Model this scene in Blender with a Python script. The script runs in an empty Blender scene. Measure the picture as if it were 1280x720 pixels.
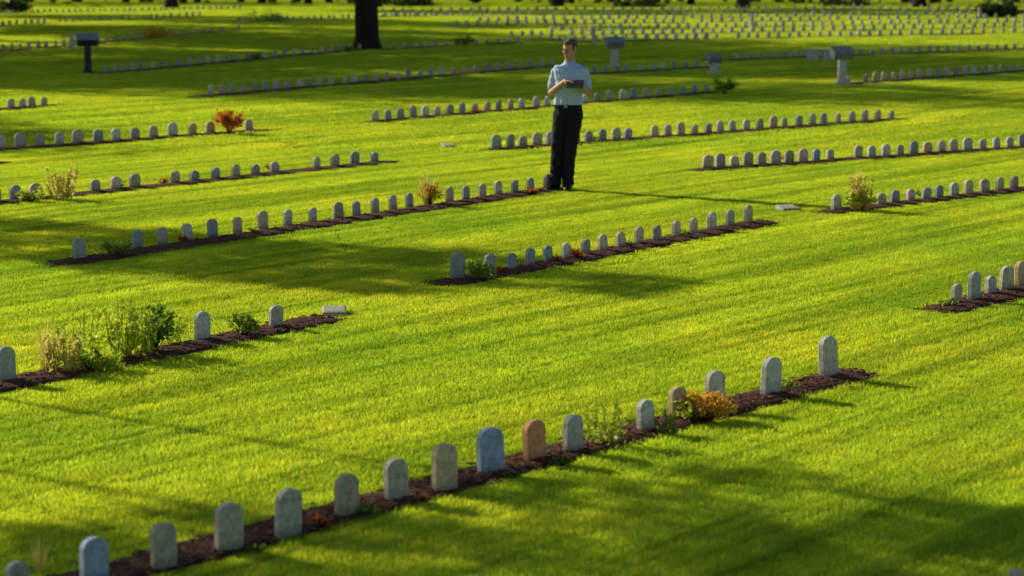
import bpy, math, random
import numpy as np
from mathutils import Vector, Matrix, noise
from mathutils.bvhtree import BVHTree
random.seed(7); np.random.seed(7)
sc = bpy.context.scene
COL = sc.collection

# ------------------------------------------------------------------ camera
H = 2.565; F = 3000.0; PITCH = math.atan(400.0/3000.0)
cp, sp = math.cos(PITCH), math.sin(PITCH)
cd = bpy.data.cameras.new("camera"); cam = bpy.data.objects.new("camera", cd); COL.objects.link(cam)
cam.location = (0, 0, H); cam.rotation_euler = (math.pi/2-PITCH, 0, 0)
cd.sensor_width = 36; cd.lens = F/1280*36; cd.clip_end = 5000; cd.clip_start = 0.1
cd.dof.use_dof = True; cd.dof.focus_distance = 19; cd.dof.aperture_fstop = 2.8
sc.camera = cam

def G(u, v):
    """surveyed spot on the flat lawn"""
    t = H/(cp*(v+40.0))
    return Vector(((u-640)*t, (F*cp+(360-v)*sp)*t, 0))
def PPM(v): return cp*(v+40.0)/H

# ------------------------------------------------------------------ light
EL = math.radians(23)
sd = Vector((-0.80*math.cos(EL), 0.60*math.cos(EL), math.sin(EL))).normalized()
sl = bpy.data.lights.new("sun", 'SUN'); so = bpy.data.objects.new("sun", sl); COL.objects.link(so)
sl.energy = 5.0; sl.angle = math.radians(0.5); sl.color = (1.0, 0.89, 0.66)
so.rotation_euler = sd.to_track_quat('Z', 'Y').to_euler(); so.location = (-20, 20, 30)
w = bpy.data.worlds.new("World"); sc.world = w; w.use_nodes = True
wn = w.node_tree; wn.nodes.clear()
sky = wn.nodes.new("ShaderNodeTexSky"); sky.sky_type = 'NISHITA'; sky.sun_disc = False
sky.sun_elevation = EL; sky.sun_rotation = math.atan2(sd.x, sd.y)
bg = wn.nodes.new("ShaderNodeBackground"); bg.inputs[1].default_value = 0.08
wo = wn.nodes.new("ShaderNodeOutputWorld")
wn.links.new(sky.outputs[0], bg.inputs[0]); wn.links.new(bg.outputs[0], wo.inputs[0])
sc.view_settings.view_transform = 'Standard'; sc.view_settings.look = 'None'; sc.view_settings.exposure = 0

# ------------------------------------------------------------------ node helpers
class N:
    def __init__(s, name):
        s.m = bpy.data.materials.new(name); s.m.use_nodes = True; s.t = s.m.node_tree; s.t.nodes.clear()
        s.out = s.n("ShaderNodeOutputMaterial")
    def n(s, k, **kw):
        x = s.t.nodes.new(k)
        for a, b in kw.items(): setattr(x, a, b)
        return x
    def l(s, a, b): s.t.links.new(a, b)
    def noise(s, vec, scale, detail=3, rough=0.55):
        x = s.n("ShaderNodeTexNoise"); x.inputs['Scale'].default_value = scale
        x.inputs['Detail'].default_value = detail; x.inputs['Roughness'].default_value = rough
        if vec is not None: s.l(vec, x.inputs['Vector'])
        return x.outputs['Fac']
    def ramp(s, fac, stops):
        x = s.n("ShaderNodeValToRGB"); e = x.color_ramp.elements
        while len(e) < len(stops): e.new(0.5)
        for i, (p, c) in enumerate(stops):
            e[i].position = p; e[i].color = (*c, 1) if not isinstance(c, (int, float)) else (c, c, c, 1)
        s.l(fac, x.inputs[0]); return x.outputs[0]
    def mix(s, fac, a, b, mode='MIX'):
        x = s.n("ShaderNodeMix", data_type='RGBA', blend_type=mode)
        for k, v in ((0, fac), (6, a), (7, b)):
            if isinstance(v, (int, float)): x.inputs[k].default_value = v
            elif isinstance(v, tuple): x.inputs[k].default_value = (*v, 1)
            else: s.l(v, x.inputs[k])
        return x.outputs[2]
    def pos(s): return s.n("ShaderNodeNewGeometry").outputs['Position']
    def bump(s, h, st, dist=0.01):
        x = s.n("ShaderNodeBump"); x.inputs['Strength'].default_value = st; x.inputs['Distance'].default_value = dist
        s.l(h, x.inputs['Height']); return x.outputs[0]
    def pbsdf(s, col, rough=0.8, bump=None, spec=0.3):
        x = s.n("ShaderNodeBsdfPrincipled"); x.inputs['Roughness'].default_value = rough
        x.inputs['Specular IOR Level'].default_value = spec
        if isinstance(col, tuple): x.inputs['Base Color'].default_value = (*col, 1)
        else: s.l(col, x.inputs['Base Color'])
        if bump: s.l(bump, x.inputs['Normal'])
        s.l(x.outputs[0], s.out.inputs[0]); return s.m
    def leaf(s, col, tcol, f=0.5, gloss=0.0):
        d = s.n("ShaderNodeBsdfDiffuse"); t = s.n("ShaderNodeBsdfTranslucent"); m = s.n("ShaderNodeMixShader")
        s.l(col, d.inputs[0]); s.l(tcol, t.inputs[0]); m.inputs[0].default_value = f
        s.l(d.outputs[0], m.inputs[1]); s.l(t.outputs[0], m.inputs[2]); o = m.outputs[0]
        if gloss:
            g = s.n("ShaderNodeBsdfGlossy"); g.inputs['Roughness'].default_value = 0.4
            m2 = s.n("ShaderNodeMixShader"); m2.inputs[0].default_value = gloss
            s.l(o, m2.inputs[1]); s.l(g.outputs[0], m2.inputs[2]); o = m2.outputs[0]
        s.l(o, s.out.inputs[0]); return s.m

ROWANG = math.radians(54)       # row direction measured from +X
def lawn_color(s, k=1.0, rnd=False):
    p = s.pos()
    r = s.n("ShaderNodeMapping"); r.inputs['Rotation'].default_value = (0, 0, -ROWANG); s.l(p, r.inputs[0])
    def st(sx, sy, d, ro):
        m = s.n("ShaderNodeMapping"); m.inputs['Scale'].default_value = (sx, sy, 1); s.l(r.outputs[0], m.inputs[0]); return s.noise(m.outputs[0], 1.0, d, ro)
    streak = st(.08, 2.4, 3, .6); fine = st(.25, 12, 3, .65)
    big = s.noise(p, 0.35, 4, 0.6); mid = s.noise(p, 5.0, 5, 0.75)
    c = s.ramp(big, [(0.3, (0.36*k, 0.56*k, 0.030*k)), (0.52, (0.50*k, 0.64*k, 0.034*k)), (0.72, (0.64*k, 0.70*k, 0.042*k))])
    c = s.mix(1.0, c, s.ramp(streak, [(0.36, (.60, .72, .6)), (0.48, .97), (0.62, 1.15)]), 'MULTIPLY')
    c = s.mix(1.0, c, s.ramp(fine, [(0.34, (.60, .70, .6)), (0.5, 1.0), (0.7, 1.12)]), 'MULTIPLY')
    c = s.mix(1.0, c, s.ramp(mid, [(0.3, (.76, .82, .7)), (0.5, 0.98), (0.7, 1.12)]), 'MULTIPLY')
    if rnd:
        o = s.n("ShaderNodeObjectInfo")
        c = s.mix(1.0, c, s.ramp(o.outputs['Random'], [(0, (0.88, 0.92, 0.85)), (0.8, (1.03, 1.0, 1)), (1, (1.15, 1.06, 1.15))]), 'MULTIPLY')
    return c
g = N("lawn_ground"); c = lawn_color(g, 0.78)
hs = g.noise(g.pos(), 60, 3, 0.7)
M_ground = g.leaf(c, c, 0.0)
b = g.bump(hs, 0.8, 0.03)
for nd in g.t.nodes:
    if nd.type == 'BSDF_DIFFUSE': g.l(b, nd.inputs['Normal'])
g = N("grass_blades"); c = lawn_color(g, 1.0, True); c2 = g.mix(1.0, c, (1.5, 1.35, 1.0), 'MULTIPLY')
M_grass = g.leaf(c, c2, 0.58, 0.02)

g = N("soil_mulch"); p = g.pos()
c = g.ramp(g.noise(p, 38, 5, 0.75), [(0.3, (0.025, 0.009, 0.005)), (0.5, (0.11, 0.036, 0.019)), (0.68, (0.24, 0.09, 0.045))])
M_soil = g.pbsdf(c, 0.95, g.bump(g.noise(p, 55, 5, 0.8), 1.0, 0.03))
g = N("mulch_chip"); p = g.pos()
c = g.ramp(g.noise(p, 45, 2, 0.5), [(0.3, (0.045, 0.016, 0.009)), (0.5, (0.15, 0.055, 0.03)), (0.65, (0.26, 0.12, 0.07)), (0.75, (0.36, 0.27, 0.2))])
M_chip = g.pbsdf(c, 0.9)

g = N("headstone_granite"); p = g.pos()
at = g.n("ShaderNodeAttribute", attribute_name="tint")
c = g.mix(1.0, at.outputs[0], g.ramp(g.noise(p, 30, 5, 0.7), [(0.3, 0.68), (0.5, 1.05), (0.7, 1.28)]), 'MULTIPLY')
c = g.mix(1.0, c, g.ramp(g.noise(p, 260, 2, 0.7), [(0.3, 0.8), (0.6, 1.15)]), 'MULTIPLY')
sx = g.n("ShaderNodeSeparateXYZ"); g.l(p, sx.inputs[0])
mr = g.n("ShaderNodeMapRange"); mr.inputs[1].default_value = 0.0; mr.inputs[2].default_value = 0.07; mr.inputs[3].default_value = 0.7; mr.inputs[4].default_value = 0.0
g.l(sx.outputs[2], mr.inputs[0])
lich = g.ramp(g.noise(p, 18, 5, 0.75), [(0.52, 0.0), (0.64, 0.6)])
c = g.mix(lich, c, (0.24, 0.22, 0.09))
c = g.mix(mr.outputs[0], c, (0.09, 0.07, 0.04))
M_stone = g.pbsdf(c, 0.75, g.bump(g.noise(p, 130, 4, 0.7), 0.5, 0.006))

def leafmat(name, a, b_, tr=1.6, f=0.45):
    g = N(name); p = g.pos()
    c = g.ramp(g.noise(p, 9, 3, 0.7), [(0.32, a), (0.68, b_)])
    c2 = g.mix(1.0, c, (tr, tr, tr*0.8), 'MULTIPLY')
    return g.leaf(c, c2, f, 0.03)
M_treeleaf = leafmat("tree_foliage", (0.03, 0.055, 0.012), (0.07, 0.11, 0.02), 1.4, 0.3)
M_bushgreen = leafmat("shrub_leaf_green", (0.08, 0.15, 0.018), (0.23, 0.34, 0.04), 2.1, .5)
M_bushlime = leafmat("shrub_leaf_lime", (0.28, 0.38, 0.03), (0.50, 0.55, 0.06), 1.7, .5)
M_bushorange = leafmat("shrub_leaf_orange", (0.52, 0.38, 0.03), (0.68, 0.32, 0.03), 1.4, .5)
M_bushred = leafmat("shrub_leaf_red", (0.32, 0.09, 0.02), (0.55, 0.18, 0.03), 1.7, .5)
M_dry = leafmat("dry_grass_leaf", (0.45, 0.42, 0.09), (0.65, 0.55, 0.18), 1.5, .5)
g = N("bark"); p = g.pos(); mp = g.n("ShaderNodeMapping"); mp.inputs['Scale'].default_value = (1, 1, .2); g.l(p, mp.inputs[0])
nz = g.noise(mp.outputs[0], 14, 5, 0.7)
M_bark = g.pbsdf(g.ramp(nz, [(0.3, (0.012, 0.009, 0.007)), (0.7, (0.05, 0.036, 0.026))]), 0.95, g.bump(nz, 1, 0.06))

# ------------------------------------------------------------------ mesh helpers
def mk(name, verts, faces, mats, link=True, smooth=False, mi=None, parent=None):
    me = bpy.data.meshes.new(name)
    me.from_pydata([tuple(v) for v in verts], [], [tuple(f) for f in faces])
    for m in (mats if isinstance(mats, (list, tuple)) else [mats]): me.materials.append(m)
    if mi is not None: me.polygons.foreach_set("material_index", mi)
    if smooth: me.polygons.foreach_set("use_smooth", [True]*len(me.polygons))
    me.update()
    o = bpy.data.objects.new(name, me)
    if link: COL.objects.link(o)
    if parent: o.parent = parent
    return o

def tube(V, Fc, pts, rad, seg=10, cap=True, rx=None):
    """lofted tapered tube; rad floats or (a,b) pairs"""
    pts = [Vector(p) for p in pts]; n0 = len(V)
    n = len(pts)
    for i, p in enumerate(pts):
        d = (pts[min(i+1, n-1)]-pts[max(i-1, 0)]).normalized()
        ref = Vector((1, 0, 0)) if abs(d.x) < 0.9 else Vector((0, 1, 0))
        a = (ref-d*ref.dot(d)).normalized(); b_ = d.cross(a)
        r = rad[i]; ra, rb = (r if isinstance(r, tuple) else (r, r))
        for k in range(seg):
            t = 2*math.pi*k/seg
            V.append(p+a*(math.cos(t)*ra)+b_*(math.sin(t)*rb))
    for i in range(n-1):
        for k in range(seg):
            k2 = (k+1) % seg
            Fc.append((n0+i*seg+k, n0+i*seg+k2, n0+(i+1)*seg+k2, n0+(i+1)*seg+k))
    if cap:
        Fc.append(tuple(n0+k for k in reversed(range(seg))))
        Fc.append(tuple(n0+(n-1)*seg+k for k in range(seg)))

def leaves(V, Fc, centers, size, flat=0.0, aspect=0.45, jitter=0.4):
    """kite leaf faces"""
    cs = np.asarray(centers); n = len(cs)
    d = np.random.normal(size=(n, 3)); d[:, 2] = d[:, 2]*(1-flat)
    d /= np.linalg.norm(d, axis=1)[:, None]
    e = np.cross(d, np.random.normal(size=(n, 3))); e /= np.linalg.norm(e, axis=1)[:, None]
    s = (size*(1+jitter*(np.random.rand(n)-0.5)*2))[:, None]
    n0 = len(V)
    P = np.stack([cs-d*s*.5, cs+e*s*aspect*.5, cs+d*s*.5, cs-e*s*aspect*.5], 1).reshape(-1, 3)
    V.extend(P.tolist())
    Fc.extend([(n0+4*i, n0+4*i+1, n0+4*i+2, n0+4*i+3) for i in range(n)])

# ------------------------------------------------------------------ ground
gv = []; gf = []
xs = [-2500, -300, -100, -40, -15, 0, 15, 40, 100, 300, 2500]; ys = [-300, -20, 0, 20, 60, 120, 200, 400, 3000]
for y in ys:
    for x in xs: gv.append((x, y, 0))
nx = len(xs)
for j in range(len(ys)-1):
    for i in range(nx-1): gf.append((j*nx+i, j*nx+i+1, (j+1)*nx+i+1, (j+1)*nx+i))
mk("lawn_ground", gv, gf, M_ground)

# ------------------------------------------------------------------ gravestones and beds
GREY = [(0.50, 0.46, 0.38), (0.62, 0.56, 0.45), (0.38, 0.38, 0.33), (0.62, 0.52, 0.36), (0.38, 0.41, 0.44), (0.70, 0.64, 0.52)]
BLUE = (0.35, 0.45, 0.62); WARM = (0.68, 0.48, 0.27); RUST = (0.72, 0.33, 0.16)

def stone_geo(V, Fc, base, yaw, w_, h_, t_, lod=0, lean=0.0, side=0.0):
    """round-topped upright slab with chamfered arrises, front face = local -Y"""
    n0 = len(V)
    prof = []
    r = w_*0.5; arch = r*0.78; K = 12 if lod == 0 else 6
    prof.append((-r, -0.05)); prof.append((-r, h_-arch))
    for k in range(1, K):
        a = math.pi-math.pi*k/K; prof.append((math.cos(a)*r, h_-arch+math.sin(a)*arch))
    prof.append((r, h_-arch)); prof.append((r, -0.05))
    ch = 0.006 if lod == 0 else 0.004
    def shrink(p, q):
        cz = h_*0.45
        return (p[0]*(1-q/r), cz+(p[1]-cz)*(1-q/(h_*.55)) if p[1] > 0 else p[1])
    layers = [(-t_/2, ch), (-t_/2+ch, 0), (t_/2-ch, 0), (t_/2, ch)]
    R = Matrix.Rotation(yaw, 3, 'Z') @ Matrix.Rotation(lean, 3, 'X') @ Matrix.Rotation(side, 3, 'Y')
    m = len(prof)
    for (y, q) in layers:
        for p in prof:
            x, z = shrink(p, q); V.append(base+R @ Vector((x, y, z)))
    for L in range(3):
        for k in range(m-1):
            a = n0+L*m+k; Fc.append((a, a+m, a+m+1, a+1))
    Fc.append(tuple(n0+k for k in range(m))); Fc.append(tuple(n0+3*m+k for k in reversed(range(m))))

def settint(me, cols):
    a = me.color_attributes.new("tint", 'FLOAT_COLOR', 'POINT')
    a.data.foreach_set("color", np.asarray(cols, dtype=np.float32).ravel())

beds = []
def rowyaw(A, B):
    d = (B-A).normalized()
    return math.atan2(d.y, d.x)-math.radians(8)
def bed(A, B, hw=0.15, off=0.035, ext=0.3, name="flower_bed", detail=True):
    d = (B-A).normalized(); pr = Vector((d.y, -d.x, 0))
    A2 = A-d*ext+pr*off; B2 = B+d*ext+pr*off
    L = (B2-A2).length; n = max(8, int(L/(0.06 if detail else 0.3))); m = 9
    V = []; Fc = []
    for i in range(n+1):
        c_ = A2+d*(L*i/n)
        endf = min(1, min(i, n-i)*L/n/0.12)
        wv = hw*(1+0.22*noise.noise(Vector((c_.x*2.2, c_.y*2.2, 3)))+0.12*noise.noise(c_*9))*(0.45+0.55*endf)
        for j in range(m):
            s = -1+2*j/(m-1)
            q = c_+pr*(s*wv*1.05)
            z = (0.022+0.016*noise.noise(q*14)+0.012*noise.noise(q*40))*(1-abs(s)**3) if abs(s) < 1 else -0.02
            V.append((q.x, q.y, z*(0.3+0.7*endf)+(0.004 if abs(s) < 1 else 0)))
    for i in range(n):
        for j in range(m-1):
            a = i*m+j; Fc.append((a, a+m, a+m+1, a+1))
    mk(name, V, Fc, M_soil, smooth=True)
    beds.append((A2, B2, hw))
    return A2, B2, pr, hw
chipsV = []; chipsF = []
def chips(A2, B2, pr, hw, dens):
    L = (B2-A2).length; d = (B2-A2).normalized()
    for _ in range(int(L*dens)):
        q = A2+d*(random.random()*L)+pr*(random.gauss(0, 0.5)*hw)
        s = random.uniform(0.005, 0.015); el = random.uniform(1, 2.4)
        R = Matrix.Rotation(random.uniform(0, 6.3), 3, 'Z') @ Matrix.Rotation(random.uniform(-.8, .8), 3, 'X')
        n0 = len(chipsV); z = 0.024 if abs((q-A2).dot(pr)) < hw*.6 else 0.012
        for (x, y, zz) in ((-1, -.6, 0), (1, -.5, .1), (.8, .6, 0), (-.9, .5, .1), (0, 0, .7), (0, 0, -.5)):
            chipsV.append(Vector((q.x, q.y, z))+R @ Vector((x*s*el, y*s, zz*s)))
        for (a, b_, c_) in ((0, 1, 4), (1, 2, 4), (2, 3, 4), (3, 0, 4), (1, 0, 5), (2, 1, 5), (3, 2, 5), (0, 3, 5)):
            chipsF.append((n0+a, n0+b_, n0+c_))

def stone_obj(pos, yaw, h_, col, w_=None, lod=0, name="gravestone"):
    V = []; Fc = []
    w_ = w_ or h_*random.uniform(0.58, 0.66)
    stone_geo(V, Fc, Vector((0, 0, 0)), 0, w_, h_*1.03, 0.045, lod, random.gauss(0, .025), random.gauss(0, .025))
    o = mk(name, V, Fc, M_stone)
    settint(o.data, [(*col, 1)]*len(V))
    o.location = pos; o.rotation_euler = (0, 0, yaw+random.gauss(0, .08))
    return o

R1 = [(22, 748, 46, 'g'), (118, 730, 58, BLUE), (205, 712, 58, (.46, .43, .33)), (286, 690, 61, (.50, .47, .36)), (360, 672, 61, (.48, .48, .41)), (433, 648, 55, (.44, .40, .29)),
      (496, 628, 54, (.48, .47, .38)), (556, 615, 60, (0.62, .50, .32)), (614, 594, 59, BLUE), (669, 578, 53, RUST), (716, 567, 48, (.46, .46, .44)), (807, 541, 41, (.66, .65, .6)),
      (847, 526, 42, WARM), (893, 514, 50, (.60, .57, .49)), (963, 496, 49, (.56, .57, .55)), (1036, 474, 53, (.60, .58, .50))]
def place(lst, lod=0):
    A = G(lst[0][0], lst[0][1]); B = G(lst[-1][0], lst[-1][1]); yaw = rowyaw(A, B)
    for (u, v, hp, c_) in lst:
        col = random.choice(GREY) if c_ == 'g' else c_
        stone_obj(G(u, v), yaw, hp/PPM(v), col, lod=lod)
    return A, B
A, B = place(R1); b1 = bed(A, B, 0.17, 0.03, 0.32); chips(*b1, 420)
R2 = [(8, 480, 46, (.42, .46, .41)), (253, 428, 38, (.60, .62, .60)), (345, 411, 29, (.50, .50, .47))]
A, B = place(R2); b2 = bed(A, G(372, 405), 0.18, 0.03, 0.35); chips(*b2, 250)
R3 = [(572, 351, 35, (.32, .35, .35)), (612, 345, 27, 'g')]+[(640+i*22.7, 338-i*4.45, random.uniform(20, 24), 'g') for i in range(13)]+[(935, 281, 24, 'g')]
A, B = place(R3); b3 = bed(A, B, 0.2, 0.04, 0.35); chips(*b3, 90)
R4 = [(100, 326, 28, (.42, .44, .42))]+[(172+i*31.3, 311-i*4.6, random.uniform(22, 27)-i*.5, 'g') for i in range(9)]+[(446, 271, 19, 'g'), (469, 267, 19, 'g'), (491, 263, 19, 'g'), (512, 260, 18, 'g')]+[(562+i*20.3, 253-i*2.6, random.uniform(17, 21), 'g') for i in range(7)]
A, B = place(R4); b4 = bed(A, B, 0.2, 0.04, 0.4); chips(*b4, 60)
R9 = [(1195, 381, 26, 'g'), (1217, 377, 37, (.46, .48, .45)), (1238, 370, 25, (.6, .6, .54)), (1257, 365, 32, 'g'), (1276, 360, 33, WARM), (1300, 354, 32, 'g'), (1325, 348, 32, 'g')]
A, B = place(R9); b9 = bed(G(1180, 386), B, 0.2, 0.05, 0.25); chips(*b9, 150)
stone_obj(G(1268, 742), ROWANG, 0.1, GREY[0])

def row(u0, v0, u1, v1, n, hp, hw=0.18, gaps=(), bedd=True, tone=1.0):
    A = G(u0, v0); B = G(u1, v1); yaw = rowyaw(A, B)
    V = []; Fc = []; cols = []
    for i in range(n):
        u = u0+(u1-u0)*i/(n-1); v = v0+(v1-v0)*i/(n-1)
        if any(a < u < b_ for a, b_ in gaps) or random.random() < .02: continue
        P = G(u+random.gauss(0, .8), v); n0 = len(V)
        h_ = hp/PPM((v0+v1)/2)*random.uniform(.85, 1.12)
        stone_geo(V, Fc, P, yaw+random.gauss(0, .1), h_*random.uniform(.64, .8), h_, 0.05, 1, random.gauss(0, .04), random.gauss(0, .03))
        c_ = random.choice(GREY); c_ = tuple(x*tone*random.uniform(.8, 1.1) for x in c_)
        cols += [(*c_, 1)]*(len(V)-n0)
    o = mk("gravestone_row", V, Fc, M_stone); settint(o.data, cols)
    if bedd: bed(A, B, hw, 0.04, 0.4, detail=False)
row(-5, 254, 468, 204, 20, 17.5, gaps=((60, 100),))
row(-22, 189, 312, 164, 15, 17.5, gaps=((275, 300),))
row(-30, 139, 55, 133, 7, 12)
row(-120, 215, -20, 205, 5, 15)
row(470, 152, 884, 116, 28, 13.5, gaps=((695, 720),))
row(622, 187, 1113, 150, 31, 15.5)
row(884, 212, 1330, 181, 27, 16.5)
row(1046, 264, 1340, 229, 17, 18.5, gaps=((1060, 1090),))
row(250, 121, 690, 83, 33, 11, .3)
row(130, 92, 450, 62, 28, 9, .3)
row(-40, 68, 298, 38, 32, 8, .3)
row(-40, 34, 250, 20, 34, 6, .4)
row(480, 62, 700, 50, 18, 7, .3)
row(1060, 105, 1330, 85, 25, 11, .35)
row(885, 76, 1330, 60, 38, 8.5, .35)
row(700, 95, 885, 84, 14, 9, .3)
for k, (u0_, v0_, v1_, n_) in enumerate(((705, 53, 40, 50), (640, 46, 33, 56), (690, 39, 27, 54), (560, 33, 21, 64), (600, 27, 16, 64), (470, 21, 12, 72), (480, 15, 8, 72))):
    row(u0_, v0_, 1330, v1_, n_, 7.8-k*.5, .5, tone=1.3)
row(290, 28, 660, 16, 44, 5.5, .4, tone=1.1)
row(-60, 18, 300, 11, 48, 4.5, .4, tone=1.0)
mk("mulch_chips", chipsV, chipsF, M_chip)

def marker(u, v, wpx, hpx, rot=0.2):
    s = PPM(v); w_ = wpx/s; V = []; Fc = []; d_ = 0.11; z = 0.028
    for (zz, q) in ((-.02, 0), (z, 0), (z+.006, .012)):
        for (a, b_) in ((-1, -1), (1, -1), (1, 1), (-1, 1)):
            V.append(((w_/2-q)*a, (d_-q)*b_, zz+0.02*(b_ > 0)*(zz > 0)))
    for L in range(2):
        for k in range(4): Fc.append((L*4+k, L*4+(k+1) % 4, L*4+4+(k+1) % 4, L*4+4+k))
    Fc.append((8, 9, 10, 11))
    o = mk("flat_grave_marker", V, Fc, M_stone); settint(o.data, [(.62, .6, .5, 1)]*12)
    o.location = G(u, v); o.rotation_euler = (0, 0, rot)
marker(418, 393, 30, 8, 0.1); marker(985, 263, 24, 5, 0.3); marker(560, 184, 14, 4, 0.3)

# ------------------------------------------------------------------ lawn grass instanced
def tuft(name, R_, nbl, hmin, hmax, wid, leanmax):
    V = []; Fc = []
    for _ in range(nbl):
        x = random.uniform(-R_, R_); y = random.uniform(-R_, R_)
        a = random.uniform(0, 6.283); l_ = random.uniform(0.1, leanmax); h_ = random.uniform(hmin, hmax)
        ca, sa = math.cos(a), math.sin(a); w2 = wid*random.uniform(.7, 1.2)/2
        tw = a+math.pi/2+random.uniform(-.5, .5); ct, st = math.cos(tw)*w2, math.sin(tw)*w2
        n0 = len(V)
        V += [(x-ct, y-st, -.002), (x+ct, y+st, -.002), (x+ca*l_*h_*.35+ct*.8, y+sa*l_*h_*.35+st*.8, h_*.6), (x+ca*l_*h_*.35-ct*.8, y+sa*l_*h_*.35-st*.8, h_*.6), (x+ca*l_*h_, y+sa*l_*h_, h_)]
        Fc += [(n0, n0+1, n0+2, n0+3), (n0+3, n0+2, n0+4)]
    return mk(name, V, Fc, M_grass, link=False)
def scatter(name, proto, pts, smin=.8, smax=1.25):
    me = bpy.data.meshes.new(name); me.from_pydata(pts, [], []); o = bpy.data.objects.new(name, me); COL.objects.link(o)
    ng = bpy.data.node_groups.new(name, 'GeometryNodeTree')
    ng.interface.new_socket("Geometry", in_out='INPUT', socket_type='NodeSocketGeometry')
    ng.interface.new_socket("Geometry", in_out='OUTPUT', socket_type='NodeSocketGeometry')
    gi = ng.nodes.new('NodeGroupInput'); go = ng.nodes.new('NodeGroupOutput')
    ip = ng.nodes.new('GeometryNodeInstanceOnPoints'); oi = ng.nodes.new('GeometryNodeObjectInfo')
    oi.inputs['Object'].default_value = proto; oi.inputs['As Instance'].default_value = True
    rv = ng.nodes.new('FunctionNodeRandomValue'); rv.data_type = 'FLOAT_VECTOR'
    rv.inputs[0].default_value = (0, 0, 0); rv.inputs[1].default_value = (0, 0, 6.283)
    rs = ng.nodes.new('FunctionNodeRandomValue'); rs.data_type = 'FLOAT'
    rs.inputs[2].default_value = smin; rs.inputs[3].default_value = smax; rs.inputs['Seed'].default_value = 3
    L = ng.links.new
    L(gi.outputs[0], ip.inputs['Points']); L(oi.outputs['Geometry'], ip.inputs['Instance'])
    L(rv.outputs[0], ip.inputs['Rotation']); L(rs.outputs[1], ip.inputs['Scale']); L(ip.outputs[0], go.inputs[0])
    md = o.modifiers.new("scatter", 'NODES'); md.node_group = ng
    return o
def inbed(P, pad):
    k = np.zeros(len(P), bool)
    for (A, B, hw) in beds:
        a = np.array(A[:2]); d = np.array(B[:2])-a; L = np.linalg.norm(d); d /= L
        q = P-a; t = q@d; s = np.abs(q@np.array([d[1], -d[0]]))
        k |= (t > -pad) & (t < L+pad) & (s < hw+pad)
    return k
def field(y0, y1, step, pad, marg=1.2):
    y = np.arange(y0, y1, step); P = []
    for yv in y:
        hwid = yv*0.2135*marg+0.5
        x = np.arange(-hwid, hwid, step)
        P.append(np.stack([x, np.full_like(x, yv)], 1))
    P = np.concatenate(P); P += (np.random.rand(*P.shape)-.5)*step*.9
    P = P[~inbed(P, pad)]
    return [(float(a), float(b_), 0.0) for a, b_ in P]
t1 = tuft("grass_tuft_near", .075, 120, .012, .024, .0035, .9)
t2 = tuft("grass_tuft_mid", .22, 300, .018, .032, .007, .9)
t3 = tuft("grass_tuft_far", .8, 900, .025, .045, .018, .9)
scatter("lawn_grass", t1, field(8.2, 34, .115, 0.015))
scatter("lawn_grass", t2, field(33.5, 80, .36, .08))
scatter("lawn_grass", t3, field(79, 175, 1.4, .2))

# ------------------------------------------------------------------ shrubs
def bush(u, v, wpx, hpx, mat, name="shrub", n=260, leaf=.03, dx=0, up=0.3):
    s = PPM(v); w_ = wpx/s/2; h_ = hpx/s; V = []; Fc = []
    tips = []
    for k in range(22):
        a = random.uniform(0, 6.283); r = random.uniform(.25, 1)**.7
        hh = h_*random.uniform(.5, 1.0)*(1-.45*r*r)
        tip = Vector((math.cos(a)*w_*r, math.sin(a)*w_*r*.8, hh)); mid = Vector((tip.x*.4, tip.y*.4, hh*.6))
        tube(V, Fc, [(0, 0, -.01), mid, tip], [.004, .003, .0015], 4); tips.append((mid, tip))
    nf = len(Fc); cs = []
    for _ in range(n):
        m_, t_ = random.choice(tips); q = m_.lerp(t_, random.random()**.6*1.05)
        cs.append(q+Vector((random.gauss(0, .012), random.gauss(0, .012), random.gauss(0, .012)))*(w_/.12))
    leaves(V, Fc, cs, leaf, .2, .5)
    o = mk(name, V, Fc, [M_bark, mat], mi=[0]*nf+[1]*(len(Fc)-nf)); o.location = G(u, v)
    return o
def wispy(u, v, wpx, hpx, mat, stems=16, name="flowering_plant", leaf=.042, per=26):
    s = PPM(v); w_ = wpx/s/2; h_ = hpx/s; V = []; Fc = []; cs = []
    for k in range(stems):
        a = random.uniform(0, 6.283); r = random.random()**.6; hh = h_*random.uniform(.5, 1)
        b0 = Vector((math.cos(a)*w_*r*.6, math.sin(a)*w_*r*.6, -.01)); tip = b0+Vector((math.cos(a)*w_*r*.5, math.sin(a)*w_*r*.5, hh))
        mid = b0.lerp(tip, .5)+Vector((random.gauss(0, .008), random.gauss(0, .008), 0))
        tube(V, Fc, [b0, mid, tip], [.0035, .0025, .0012], 4)
        for _ in range(per):
            t = random.random()**.8; q = b0.lerp(mid, t*2) if t < .5 else mid.lerp(tip, t*2-1)
            sp_ = .016*(1.2-t)
            cs.append(q+Vector((random.gauss(0, sp_), random.gauss(0, sp_), random.gauss(0, .006))))
    nf = len(Fc); leaves(V, Fc, cs, leaf, -.3, .35)
    o = mk(name, V, Fc, [M_bushgreen, mat], mi=[0]*nf+[1]*(len(Fc)-nf)); o.location = G(u, v)
    return o
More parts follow.
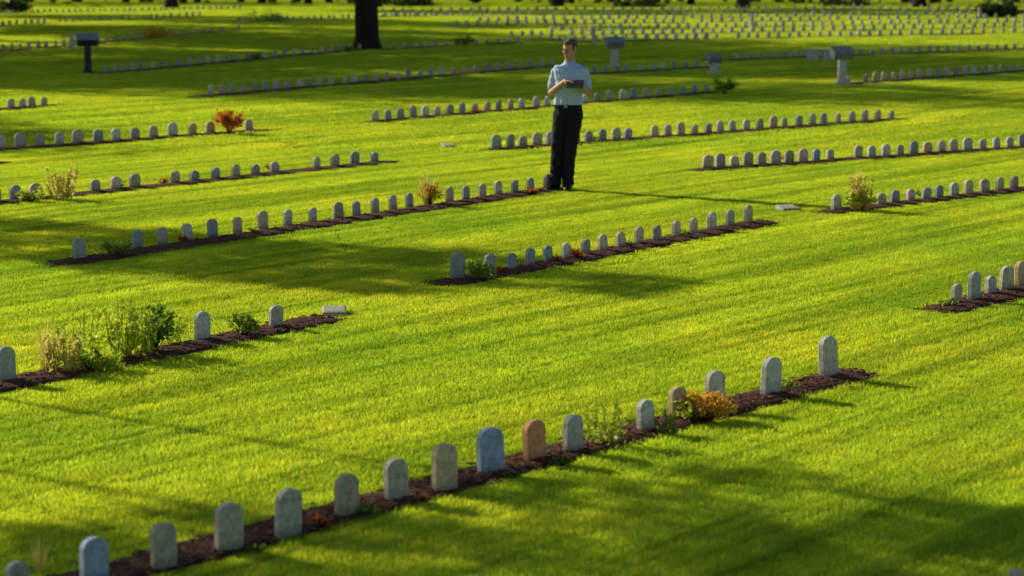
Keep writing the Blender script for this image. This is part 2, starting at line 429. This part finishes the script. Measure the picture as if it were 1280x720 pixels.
def spiky(u, v, wpx, hpx, mat, n=50, name="ornamental_grass", bl=.008):
    s = PPM(v); w_ = wpx/s/2; h_ = hpx/s; V = []; Fc = []
    for k in range(n):
        a = random.uniform(0, 6.283); r = random.random(); hh = h_*random.uniform(.55, 1.0)
        x0, y0 = math.cos(a)*.03*r, math.sin(a)*.03*r; px, py = -math.sin(a)*bl/2, math.cos(a)*bl/2; n0 = len(V)
        for i in range(5):
            t = i/4; o_ = w_*r*t**1.6; ww = (1-t*.85)
            cx_, cy_, cz_ = x0+math.cos(a)*o_, y0+math.sin(a)*o_, hh*(t-.18*r*t*t)
            V += [(cx_-px*ww, cy_-py*ww, cz_), (cx_+px*ww, cy_+py*ww, cz_)]
        for i in range(4): Fc.append((n0+2*i, n0+2*i+1, n0+2*i+3, n0+2*i+2))
    o = mk(name, V, Fc, mat); o.location = G(u, v); return o
# front row planting
bush(880, 528, 78, 46, M_bushorange, "orange_shrub", 1100, .025); bush(860, 530, 44, 34, M_bushlime, "shrub", 260, .024)
wispy(757, 558, 58, 62, M_bushlime, 16, per=26, leaf=.036); bush(700, 583, 30, 14, M_bushgreen, "low_shrub", 120, .02)
wispy(832, 544, 32, 40, M_bushgreen, 8, per=16, leaf=.032)
spiky(50, 715, 40, 50, M_dry, 26); spiky(395, 655, 24, 26, M_bushred, 14)
bush(455, 645, 50, 18, M_bushgreen, "low_shrub", 160, .018); bush(985, 488, 30, 14, M_bushgreen, "low_shrub", 90, .018)
bush(640, 598, 26, 12, M_bushgreen, "low_shrub", 70, .016); bush(400, 662, 34, 18, M_bushred, "low_shrub", 110, .016); bush(1000, 488, 26, 10, M_bushgreen, "low_shrub", 70, .016)
bush(325, 690, 24, 12, M_bushgreen, "low_shrub", 60, .016); bush(530, 628, 24, 12, M_bushred, "low_shrub", 60, .016)
# left bed
spiky(58, 466, 54, 72, M_dry, 70, bl=.011); wispy(100, 454, 70, 68, M_bushlime, 22); wispy(150, 450, 52, 86, M_bushlime, 24, leaf=.048)
bush(192, 443, 66, 68, M_bushgreen, "flowering_shrub", 900, .036); wispy(135, 464, 50, 38, M_bushlime, 14); bush(303, 422, 50, 38, M_bushgreen, "shrub", 520, .028)
wispy(82, 468, 54, 56, M_dry, 20, leaf=.048); wispy(215, 432, 36, 50, M_bushlime, 10); wispy(176, 446, 42, 72, M_bushlime, 14, leaf=.048); bush(112, 464, 56, 34, M_bushgreen, "shrub", 340, .03)
# middle beds
bush(145, 322, 46, 27, M_bushgreen, "low_shrub", 420, .034); spiky(533, 257, 38, 48, M_dry, 110, bl=.013); bush(537, 257, 36, 38, M_bushorange, "orange_shrub", 340, .038)
bush(598, 350, 48, 27, M_bushgreen, "low_shrub", 420, .03); bush(722, 324, 26, 18, M_bushred, "low_shrub", 140, .028); bush(625, 343, 20, 12, M_bushred, "low_shrub", 90, .024)
wispy(1075, 264, 38, 54, M_dry, 20, leaf=.06); bush(1076, 264, 38, 34, M_bushlime, "shrub", 400, .042)
wispy(80, 250, 44, 44, M_dry, 18, leaf=.065); bush(148, 237, 24, 16, M_bushlime, "low_shrub", 120, .04); bush(40, 253, 42, 20, M_bushlime, "low_shrub", 160, .045)
bush(286, 168, 42, 35, M_bushred, "red_shrub", 700, .06); bush(905, 118, 38, 23, M_bushgreen, "shrub", 400, .07)
bush(195, 48, 50, 14, M_bushorange, "orange_shrub", 300, .12); bush(320, 76, 16, 12, M_bushgreen, "shrub", 150, .08)
bush(580, 57, 30, 14, M_bushgreen, "shrub", 200, .1); bush(1186, 386, 26, 16, M_bushgreen, "low_shrub", 130, .028)
bush(435, 66, 20, 12, M_bushgreen, "shrub", 150, .08); bush(330, 28, 70, 10, M_bushgreen, "shrub", 400, .14)
bush(1250, 22, 60, 20, M_treeleaf, "dark_shrub", 900, .3); bush(515, 8, 70, 9, M_treeleaf, "dark_shrub", 700, .3)
bush(20, 16, 50, 16, M_treeleaf, "dark_shrub", 700, .3); bush(800, 9, 60, 8, M_treeleaf, "dark_shrub", 500, .3); bush(1060, 8, 70, 8, M_treeleaf, "dark_shrub", 500, .3)
for (u, v) in ((225, 302), (312, 292), (430, 272), (660, 243), (690, 328), (780, 308), (850, 295), (210, 229), (340, 212), (980, 201), (1150, 245), (740, 176), (590, 141)):
    bush(u+random.uniform(-6, 6), v+1, random.uniform(14, 22), random.uniform(8, 13), random.choice([M_bushgreen, M_bushlime, M_bushred]), "low_shrub", 90, .032)

# ------------------------------------------------------------------ register boxes / markers far away
g = N("dark_metal"); M_dark = g.pbsdf(g.ramp(g.noise(g.pos(), 8, 3), [(.3, (.02, .025, .03)), (.7, (.05, .055, .06))]), .45)
g = N("pale_concrete"); M_pale = g.pbsdf(g.ramp(g.noise(g.pos(), 12, 4), [(.3, (.48, .47, .42)), (.7, (.68, .65, .58))]), .85)
g = N("grey_metal"); M_greym = g.pbsdf(g.ramp(g.noise(g.pos(), 8, 3), [(.3, (.19, .20, .21)), (.7, (.30, .31, .32))]), .5)
def box(V, Fc, c_, sx_, sy_, sz_, R=None, taper=1.0):
    n0 = len(V); R = R or Matrix.Identity(3)
    for z in (-1, 1):
        t = taper if z > 0 else 1
        for (a, b_) in ((-1, -1), (1, -1), (1, 1), (-1, 1)):
            V.append(Vector(c_)+R @ Vector((a*sx_/2*t, b_*sy_/2*t, z*sz_/2)))
    for f_ in ((3, 2, 1, 0), (4, 5, 6, 7), (0, 1, 5, 4), (1, 2, 6, 5), (2, 3, 7, 6), (3, 0, 4, 7)): Fc.append(tuple(n0+i for i in f_))
def lectern(u, v, top, wpx, postmat, bm, name="information_lectern"):
    s = PPM(v); h_ = (v-top)/s; w_ = wpx/s
    e = bpy.data.objects.new(name, None); COL.objects.link(e); e.location = G(u, v); e.rotation_euler = (0, 0, .25)
    V = []; Fc = []; box(V, Fc, (0, 0, (h_-.16)/2), .18, .14, h_-.16, taper=.85); box(V, Fc, (0, 0, .03), .3, .26, .06)
    mk("post", V, Fc, postmat, parent=e)
    V = []; Fc = []; R = Matrix.Rotation(math.radians(28), 3, 'X')
    box(V, Fc, (0, 0, h_-.12), w_, w_*.62, .17, R); mk("box", V, Fc, bm, parent=e)
    V = []; Fc = []; box(V, Fc, Vector((0, 0, h_-.12))+R @ Vector((0, 0, .094)), w_*1.04, w_*.66, .014, R); mk("lid", V, Fc, M_greym, parent=e)
lectern(110, 92, 44, 26, M_dark, M_dark); lectern(768, 84, 48, 22, M_pale, M_greym); lectern(1052, 106, 60, 26, M_pale, M_greym); lectern(893, 92, 68, 16, M_pale, M_greym)
def pillar(u, v, top, wpx, name="stone_pillar"):
    s = PPM(v); h_ = (v-top)/s; w_ = wpx/s; V = []; Fc = []
    box(V, Fc, (0, 0, h_*.06), w_*1.5, w_*1.5, h_*.12); box(V, Fc, (0, 0, h_*.5), w_, w_, h_*.8, taper=.8); box(V, Fc, (0, 0, h_*.93), w_*.95, w_*.95, h_*.06, taper=.3)
    o = mk(name, V, Fc, M_pale); o.location = G(u, v)
pillar(940, 40, 16, 5); pillar(742, 56, 34, 5); pillar(1225, 22, 8, 5); pillar(90, 62, 40, 5)
for u in (1016, 1034):
    V = []; Fc = []; s = PPM(76); box(V, Fc, (0, 0, .14), 14/s, .3, .28, taper=.92); box(V, Fc, (0, 0, .3), 16/s, .34, .04)
    o = mk("stone_plinth", V, Fc, M_pale); o.location = G(u, 76)

# ------------------------------------------------------------------ trees
def tree_mesh(name, ht, crown_r, crown_h, trunk_r, nclump, nleaf, leaf, seed, bottom=None):
    random.seed(seed); np.random.seed(seed)
    V = []; Fc = []
    cb = bottom if bottom is not None else ht-crown_h; cc = cb+crown_h/2
    pts = [(0, 0, -.1)]; rad = [trunk_r*1.45]
    for i in range(1, 9):
        t = i/8; pts.append((random.gauss(0, .02)*ht*t*.6, random.gauss(0, .02)*ht*t*.6, ht*.85*t)); rad.append(trunk_r*(1.08-t*.85) if i > 1 else trunk_r*1.02)
    pts.insert(1, (0, 0, .35)); rad.insert(1, trunk_r*1.08)
    tube(V, Fc, pts, rad, 12)
    cl = []
    for k in range(nclump):
        a = random.uniform(0, 6.283); el = random.uniform(-1, 1); r = random.uniform(.45, 1)**.6
        q = Vector((math.cos(a)*math.sqrt(1-el*el)*crown_r*r, math.sin(a)*math.sqrt(1-el*el)*crown_r*r, cc+el*crown_h/2*r))
        cl.append(q)
        if k % 2 == 0:
            t = min(.95, max(.35, (q.z-crown_h*.3)/(ht*.85)))
            st = Vector((0, 0, ht*.85*t*.9)); mid = st.lerp(q, .55)+Vector((0, 0, -.06*crown_h))
            tube(V, Fc, [st, mid, q], [trunk_r*.36, trunk_r*.2, trunk_r*.06], 6)
    nf = len(Fc); cs = []
    per = nleaf//nclump
    for q in cl:
        cr = crown_r*random.uniform(.2, .38)
        p = np.random.normal(size=(per, 3))*cr*.5*np.array([1, 1, .7])+np.array(q); cs.append(p)
    leaves(V, Fc, np.concatenate(cs), leaf, .2, .6)
    return mk(name, V, Fc, [M_bark, M_treeleaf], link=False, mi=[0]*nf+[1]*(len(Fc)-nf)).data
big1 = tree_mesh("shade_tree_mesh_a", 15, 5, 9, .36, 46, 9000, .34, 11)
big2 = tree_mesh("shade_tree_mesh_b", 17, 5.5, 11, .42, 50, 9000, .36, 12)
small = tree_mesh("unseen_shade_tree_mesh", 7, 1.25, 2.6, .04, 26, 3400, .13, 13)
def tree(me, x, y, s=1.0, rot=None, name="shade_tree"):
    o = bpy.data.objects.new(name, me); COL.objects.link(o); o.location = (x, y, 0); o.scale = (s, s, s)
    o.rotation_euler = (0, 0, random.uniform(0, 6.28) if rot is None else rot)
random.seed(5)
p0 = G(459, 61); tree(big1, p0.x, p0.y, 1.0, 1.0)
for (x, y, s, m_) in ((-22, 80, 1.0, big2), (-19.5, 66, .8, big1), (-30, 72, 1.0, big2), (-27, 98, 1.1, big1), (-38, 90, 1.1, big2), (-33, 116, 1.1, big1), (-47, 120, 1.2, big2),
                      (-36, 60, .9, big1), (-40, 140, 1.2, big1), (-29, 128, 1.1, big2), (-26, 50, .62, big2), (-44, 76, 1.1, big1),
                      (-24, 89, 1.45, big2), (-31, 104, 1.5, big2), (-34, 80, 1.5, big1),  # oversized unseen trees added to shade the far lawn
                      (-22, 156, 1.1, big1), (-9, 158, 1.0, big2), (3, 161, 1.1, big1), (15, 157, 1.0, big2), (27, 160, 1.1, big1), (36, 157, 1.0, big2)):
    tree(m_, x, y, s)
def shade_at(u, v, s=1.0):
    hh = 5.6*s; q = G(u, v); k = hh/math.tan(EL); hd = Vector((sd.x, sd.y, 0)).normalized()
    q = q+hd*k; tree(small, q.x, q.y, s, name="unseen_shade_tree")
shade_at(330, 325, 1.15); shade_at(50, 300, 1.1); shade_at(500, 332, .8)
shade_at(930, 765, 1.05); shade_at(1310, 710, 1.0); shade_at(260, 780, .9)  # unseen trees added to darken the front edge of the view
V = []; Fc = []
np.random.seed(3)
for k in range(130):
    x = -130+k*2.0+random.gauss(0, 1); y = 172+random.uniform(0, 16); hgt = random.uniform(6, 13)
    tube(V, Fc, [(x, y, -.1), (x, y, hgt*.6)], [.3, .1], 6)
nf = len(Fc); cs = []
for k in range(420):
    x = -135+k*.64+random.gauss(0, 1); y = 172+random.uniform(0, 16); z = random.uniform(.6, 11)
    cs.append(np.random.normal(size=(60, 3))*np.array([1.3, 1.3, 1.1])+np.array([x, y, z]))
cs = np.concatenate(cs); cs[:, 2] = np.abs(cs[:, 2])
leaves(V, Fc, cs, .7, .1, .7)
mk("distant_tree_line", V, Fc, [M_bark, M_treeleaf], mi=[0]*nf+[1]*(len(Fc)-nf))

# ------------------------------------------------------------------ man
def cloth(name, a, b_, sc_=40, r=.8):
    g = N(name); p = g.pos(); return g.pbsdf(g.ramp(g.noise(p, sc_, 3), [(.3, a), (.7, b_)]), r, g.bump(g.noise(p, 300, 2), .2, .002), .2)
M_shirt = cloth("shirt_cotton", (.40, .55, .86), (.50, .65, .93)); M_trou = cloth("trouser_cloth", (.008, .010, .018), (.016, .018, .028))
M_skin = cloth("skin", (.50, .26, .17), (.62, .34, .23), 30, .5); M_hair = cloth("hair", (.07, .055, .045), (.16, .13, .105), 120, .7)
M_shoe = cloth("shoe_leather", (.008, .008, .008), (.018, .016, .015), 20, .35); M_lip = cloth("lips", (.28, .11, .09), (.33, .13, .1), 30, .5)
BM = [M_shirt, M_trou, M_skin, M_hair, M_shoe, M_lip]
SH, TR, SK, HA, SO, LP = range(6)
PV = []; PF = []; PL = []
def part(pts, rad, lab, seg=16):
    n = len(PF); tube(PV, PF, pts, rad, seg); PL.extend([lab]*(len(PF)-n))
def chain(pts, rad, lab, sub=3, seg=14):
    P = []; R_ = []
    for i in range(len(pts)-1):
        for k in range(sub):
            t = k/sub; P.append(Vector(pts[i]).lerp(Vector(pts[i+1]), t))
            a, b_ = rad[i], rad[i+1]
            a = a if isinstance(a, tuple) else (a, a); b_ = b_ if isinstance(b_, tuple) else (b_, b_)
            R_.append((a[0]+(b_[0]-a[0])*t, a[1]+(b_[1]-a[1])*t))
    P.append(Vector(pts[-1])); b_ = rad[-1]; R_.append(b_ if isinstance(b_, tuple) else (b_, b_))
    d0 = (P[0]-P[1]).normalized(); d1 = (P[-1]-P[-2]).normalized(); r0 = min(R_[0]); r1 = min(R_[-1])
    P = [P[0]+d0*r0*.9, P[0]+d0*r0*.6]+P+[P[-1]+d1*r1*.6, P[-1]+d1*r1*.9]
    R_ = [(R_[0][0]*.4, R_[0][1]*.4), (R_[0][0]*.8, R_[0][1]*.8)]+R_+[(R_[-1][0]*.8, R_[-1][1]*.8), (R_[-1][0]*.4, R_[-1][1]*.4)]
    part(P, R_, lab, seg)
def ell(c_, r, lab, M=None, nu=16, nv=10):
    n0 = len(PV); n = len(PF); M = M or Matrix.Identity(3); c_ = Vector(c_)
    for j in range(1, nv):
        ph = math.pi*j/nv
        for i in range(nu):
            a = 2*math.pi*i/nu; PV.append(c_+M @ Vector((r[0]*math.sin(ph)*math.cos(a), r[1]*math.sin(ph)*math.sin(a), r[2]*math.cos(ph))))
    PV.append(c_+M @ Vector((0, 0, r[2]))); PV.append(c_+M @ Vector((0, 0, -r[2]))); T = len(PV)-2; Bm = T+1
    for j in range(nv-2):
        for i in range(nu):
            i2 = (i+1) % nu; a = n0+j*nu
            PF.append((a+i, a+nu+i, a+nu+i2, a+i2))
    for i in range(nu):
        i2 = (i+1) % nu; PF.append((T, n0+i, n0+i2)); PF.append((Bm, n0+(nv-2)*nu+i2, n0+(nv-2)*nu+i))
    PL.extend([lab]*(len(PF)-n))
cx = .075
part([(cx-.01, 0, .955), (cx-.01, 0, 1.0), (cx-.008, 0, 1.05), (cx-.004, -.005, 1.13), (cx, -.008, 1.22), (cx+.004, -.008, 1.30), (cx+.006, -.002, 1.36), (cx+.008, .004, 1.405), (cx+.008, .008, 1.437), (cx+.008, .008, 1.465)],
     [(.160, .116), (.164, .120), (.162, .119), (.162, .119), (.174, .123), (.190, .124), (.202, .112), (.186, .094), (.122, .075), (.062, .062)], SH, 24)
part([(cx-.01, 0, .80), (cx-.01, .004, .86), (cx-.01, .006, .92), (cx-.01, .002, .975)], [(.13, .10), (.168, .12), (.165, .12), (.153, .112)], TR, 24)
chain([(cx-.092, 0, .88), (-.035, -.012, .66), (-.058, -.012, .48), (-.075, .012, .28), (-.085, .012, .075)], [.094, .090, .074, .071, .066], TR, 4)
chain([(cx+.076, 0, .88), (.115, -.01, .66), (.092, -.014, .48), (.07, .01, .28), (.06, .01, .075)], [.094, .090, .074, .071, .066], TR, 4)
for (x, dx_) in ((-.088, -.035), (.062, .03)):
    chain([(x, .045, .046), (x+dx_*.3, -.04, .048), (x+dx_, -.15, .032), (x+dx_*1.2, -.185, .026)], [(.038, .046), (.046, .046), (.048, .030), (.036, .022)], SO, 3)
chain([(cx+.008, .006, 1.43), (cx+.01, -.006, 1.53)], [.056, .054], SK, 3)
chain([(cx+.008, .010, 1.448), (cx+.008, .014, 1.476)], [(.074, .068), (.064, .060)], SH, 2)
def arm(sh, elb, wr):
    sh, elb, wr = Vector(sh), Vector(elb), Vector(wr)
    chain([sh, sh.lerp(elb, .35), sh.lerp(elb, .66)], [.058, .058, .062], SH, 3)
    chain([sh.lerp(elb, .5), elb], [.045, .040], SK, 3)
    chain([elb, elb.lerp(wr, .35), wr], [.041, .042, .028], SK, 3)
arm((cx-.160, .005, 1.350), (cx-.210, .0, 1.115), (.085, -.225, 1.262))
arm((cx+.176, .005, 1.350), (cx+.235, -.01, 1.125), (.275, -.235, 1.192))
def hand(wr, d, nrm, sgn, curl=(.5, .7, .6), thumb_out=1.0):
    wr = Vector(wr); d = Vector(d).normalized(); nrm = Vector(nrm); nrm = (nrm-d*nrm.dot(d)).normalized(); s = d.cross(nrm)*sgn
    for k, (o_, L) in enumerate(((.030, .068), (.010, .076), (-.010, .071), (-.029, .056))):
        chain([wr+s*o_*.5, wr+d*.085+s*o_], [.014, .0125], SK, 2, 10)
        q = wr+d*.088+s*o_; a = 0
        for i, f_ in enumerate((.45, .31, .24)):
            a += curl[i]; dd = d*math.cos(a)+nrm*math.sin(a); q2 = q+dd*L*f_
            chain([q, q2], [.0095-.001*i, .0088-.001*i], SK, 1, 8); q = q2
    t0 = wr+d*.025+s*.022; t1_ = t0+(d*.6+s*.7*thumb_out+nrm*.25).normalized()*.042; t2_ = t1_+(d*.85+s*.2+nrm*.4).normalized()*.03; t3_ = t2_+(d*.9+nrm*.45).normalized()*.024
    chain([t0, t1_, t2_, t3_], [.015, .012, .0105, .009], SK, 2, 8)
hand((.085, -.225, 1.262), (.82, -.55, 0), (0.1, -.1, -1), -1, (.12, .35, .3))
hand((.275, -.235, 1.192), (-.72, -.65, .05), (0, -.1, 1), -1, (.08, .15, .1))
HM = Matrix.Rotation(math.radians(-24), 3, 'Z') @ Matrix.Rotation(math.radians(12), 3, 'X'); HC = Vector((cx+.012, -.018, 1.616))
def hp_(x, y, z): return HC+HM @ Vector((x, y, z))
ell(hp_(0, .012, .018), (.074, .093, .092), SK, HM, 20, 14)
ell(hp_(0, -.028, -.045), (.058, .062, .062), SK, HM); ell(hp_(0, -.062, -.088), (.028, .024, .02), SK, HM)
ell(hp_(0, -.078, .022), (.05, .014, .012), SK, HM)
chain([hp_(0, -.082, .02), hp_(0, -.098, -.012), hp_(0, -.106, -.03)], [.008, .010, .014], SK, 2, 8)
ell(hp_(.033, -.062, -.022), (.022, .02, .02), SK, HM); ell(hp_(-.033, -.062, -.022), (.022, .02, .02), SK, HM)
ell(hp_(0, -.086, -.062), (.021, .010, .007), LP, HM, 10, 6)
for q in (-1, 1):
    ell(hp_(q*.077, .01, -.004), (.009, .021, .032), SK, HM); ell(hp_(q*.03, -.0865, .024), (.018, .007, .0045), HA, HM, 10, 6)
    ell(hp_(q*.068, -.012, .02), (.012, .022, .03), HA, HM)
ell(hp_(0, .024, .034), (.078, .086, .082), HA, HM, 20, 14); ell(hp_(0, .048, -.005), (.066, .054, .062), HA, HM); ell(hp_(.01, -.038, .078), (.054, .040, .026), HA, HM)
soup = mk("man_soup", PV, PF, BM, link=True)
bpy.context.view_layer.update()
md = soup.modifiers.new("r", 'REMESH'); md.mode = 'VOXEL'; md.voxel_size = .0048
ms = soup.modifiers.new("s", 'SMOOTH'); ms.iterations = 2; ms.factor = .5
dg = bpy.context.evaluated_depsgraph_get(); me = bpy.data.meshes.new_from_object(soup.evaluated_get(dg)); bpy.data.objects.remove(soup)
me.name = "body"; me.materials.clear()
for m_ in BM: me.materials.append(m_)
bvh = BVHTree.FromPolygons([tuple(v) for v in PV], PF)
labs = []; vl = {}
for p in me.polygons:
    c_ = p.center; _, _, idx, _ = bvh.find_nearest(c_); l_ = PL[idx]
    if l_ in (SH, TR) and c_.z < 1.02 and c_.z > .9: l_ = SH if c_.z > .985 else TR
    labs.append(l_)
    for v in p.vertices: vl[v] = l_
nv_ = len(me.vertices)
co = np.empty(nv_*3); me.vertices.foreach_get("co", co); co = co.reshape(-1, 3)
nr = np.array([tuple(x.vector) for x in me.vertex_normals])
amp = np.zeros(nv_)
for i in range(nv_):
    l_ = vl.get(i, SK)
    if l_ in (SK, SO, LP): continue
    x, y, z = co[i]
    if l_ == SH:
        a = .011*noise.noise(Vector((x*12+z*6, y*12, z*20)))+.006*noise.noise(Vector((x*30+z*20, y*30, z*34)))
        if z < 1.08: a += .010*(1-(z-.985)/.095)+.004*math.sin(math.atan2(y, x-cx)*9)
    elif l_ == TR:
        k = 1.8 if z < .3 or .42 < z < .6 else 1.0
        a = k*.007*noise.noise(Vector((x*16, y*16, z*(14 if z > .3 else 30))))+.002
    else: a = .003*noise.noise(Vector((x, y, z))*90)
    amp[i] = a
co += nr*amp[:, None]
me.vertices.foreach_set("co", co.ravel())
me.polygons.foreach_set("material_index", labs); me.polygons.foreach_set("use_smooth", [True]*len(me.polygons)); me.update()
man = bpy.data.objects.new("man", None); COL.objects.link(man)
body = bpy.data.objects.new("body", me); COL.objects.link(body); body.parent = man
g = N("eye_white"); M_eye = g.pbsdf((.6, .58, .54), .2); g = N("eye_iris"); M_iris = g.pbsdf((.03, .02, .015), .2)
def small_ball(name, c_, r, mat):
    V = []; Fc = []; nu, nv = 10, 7
    for j in range(nv+1):
        for i in range(nu):
            ph = math.pi*j/nv; a = 6.2832*i/nu; V.append(Vector(c_)+Vector((r*math.sin(ph)*math.cos(a), r*math.sin(ph)*math.sin(a), r*math.cos(ph))))
    for j in range(nv):
        for i in range(nu): Fc.append((j*nu+i, (j+1)*nu+i, (j+1)*nu+(i+1) % nu, j*nu+(i+1) % nu))
    return mk(name, V, Fc, mat, smooth=True, parent=man)
for q, nm in ((-1, "eye_right"), (1, "eye_left")):
    small_ball(nm, hp_(q*.03, -.0725, .004), .0112, M_eye); small_ball(nm+"_iris", hp_(q*.03, -.0805, .003), .0058, M_iris)
g = N("notebook_cover"); M_book = g.pbsdf((.012, .012, .015), .5); g = N("paper"); M_paper = g.pbsdf((.6, .58, .54), .8)
R = Matrix.Rotation(.15, 3, 'Z') @ Matrix.Rotation(math.radians(22), 3, 'X')
bc = Vector((.215, -.315, 1.225))
V = []; Fc = []; box(V, Fc, bc, .20, .16, .009, R); box(V, Fc, bc+R @ Vector((0, 0, .018)), .20, .16, .007, R); mk("notebook_cover", V, Fc, M_book, parent=man)
V = []; Fc = []; box(V, Fc, bc+R @ Vector((0, .002, .0095)), .19, .148, .009, R); mk("notebook_pages", V, Fc, M_paper, parent=man)
g = N("buckle_metal"); M_buck = g.pbsdf((.5, .45, .35), .3)
V = []; Fc = []; box(V, Fc, (cx-.01, -.128, .968), .035, .008, .024); mk("belt_buckle", V, Fc, M_buck, parent=man)
man.location = G(703, 238); man.rotation_euler = (0, 0, math.radians(-14)); man.scale = (1, 1, 1.015)
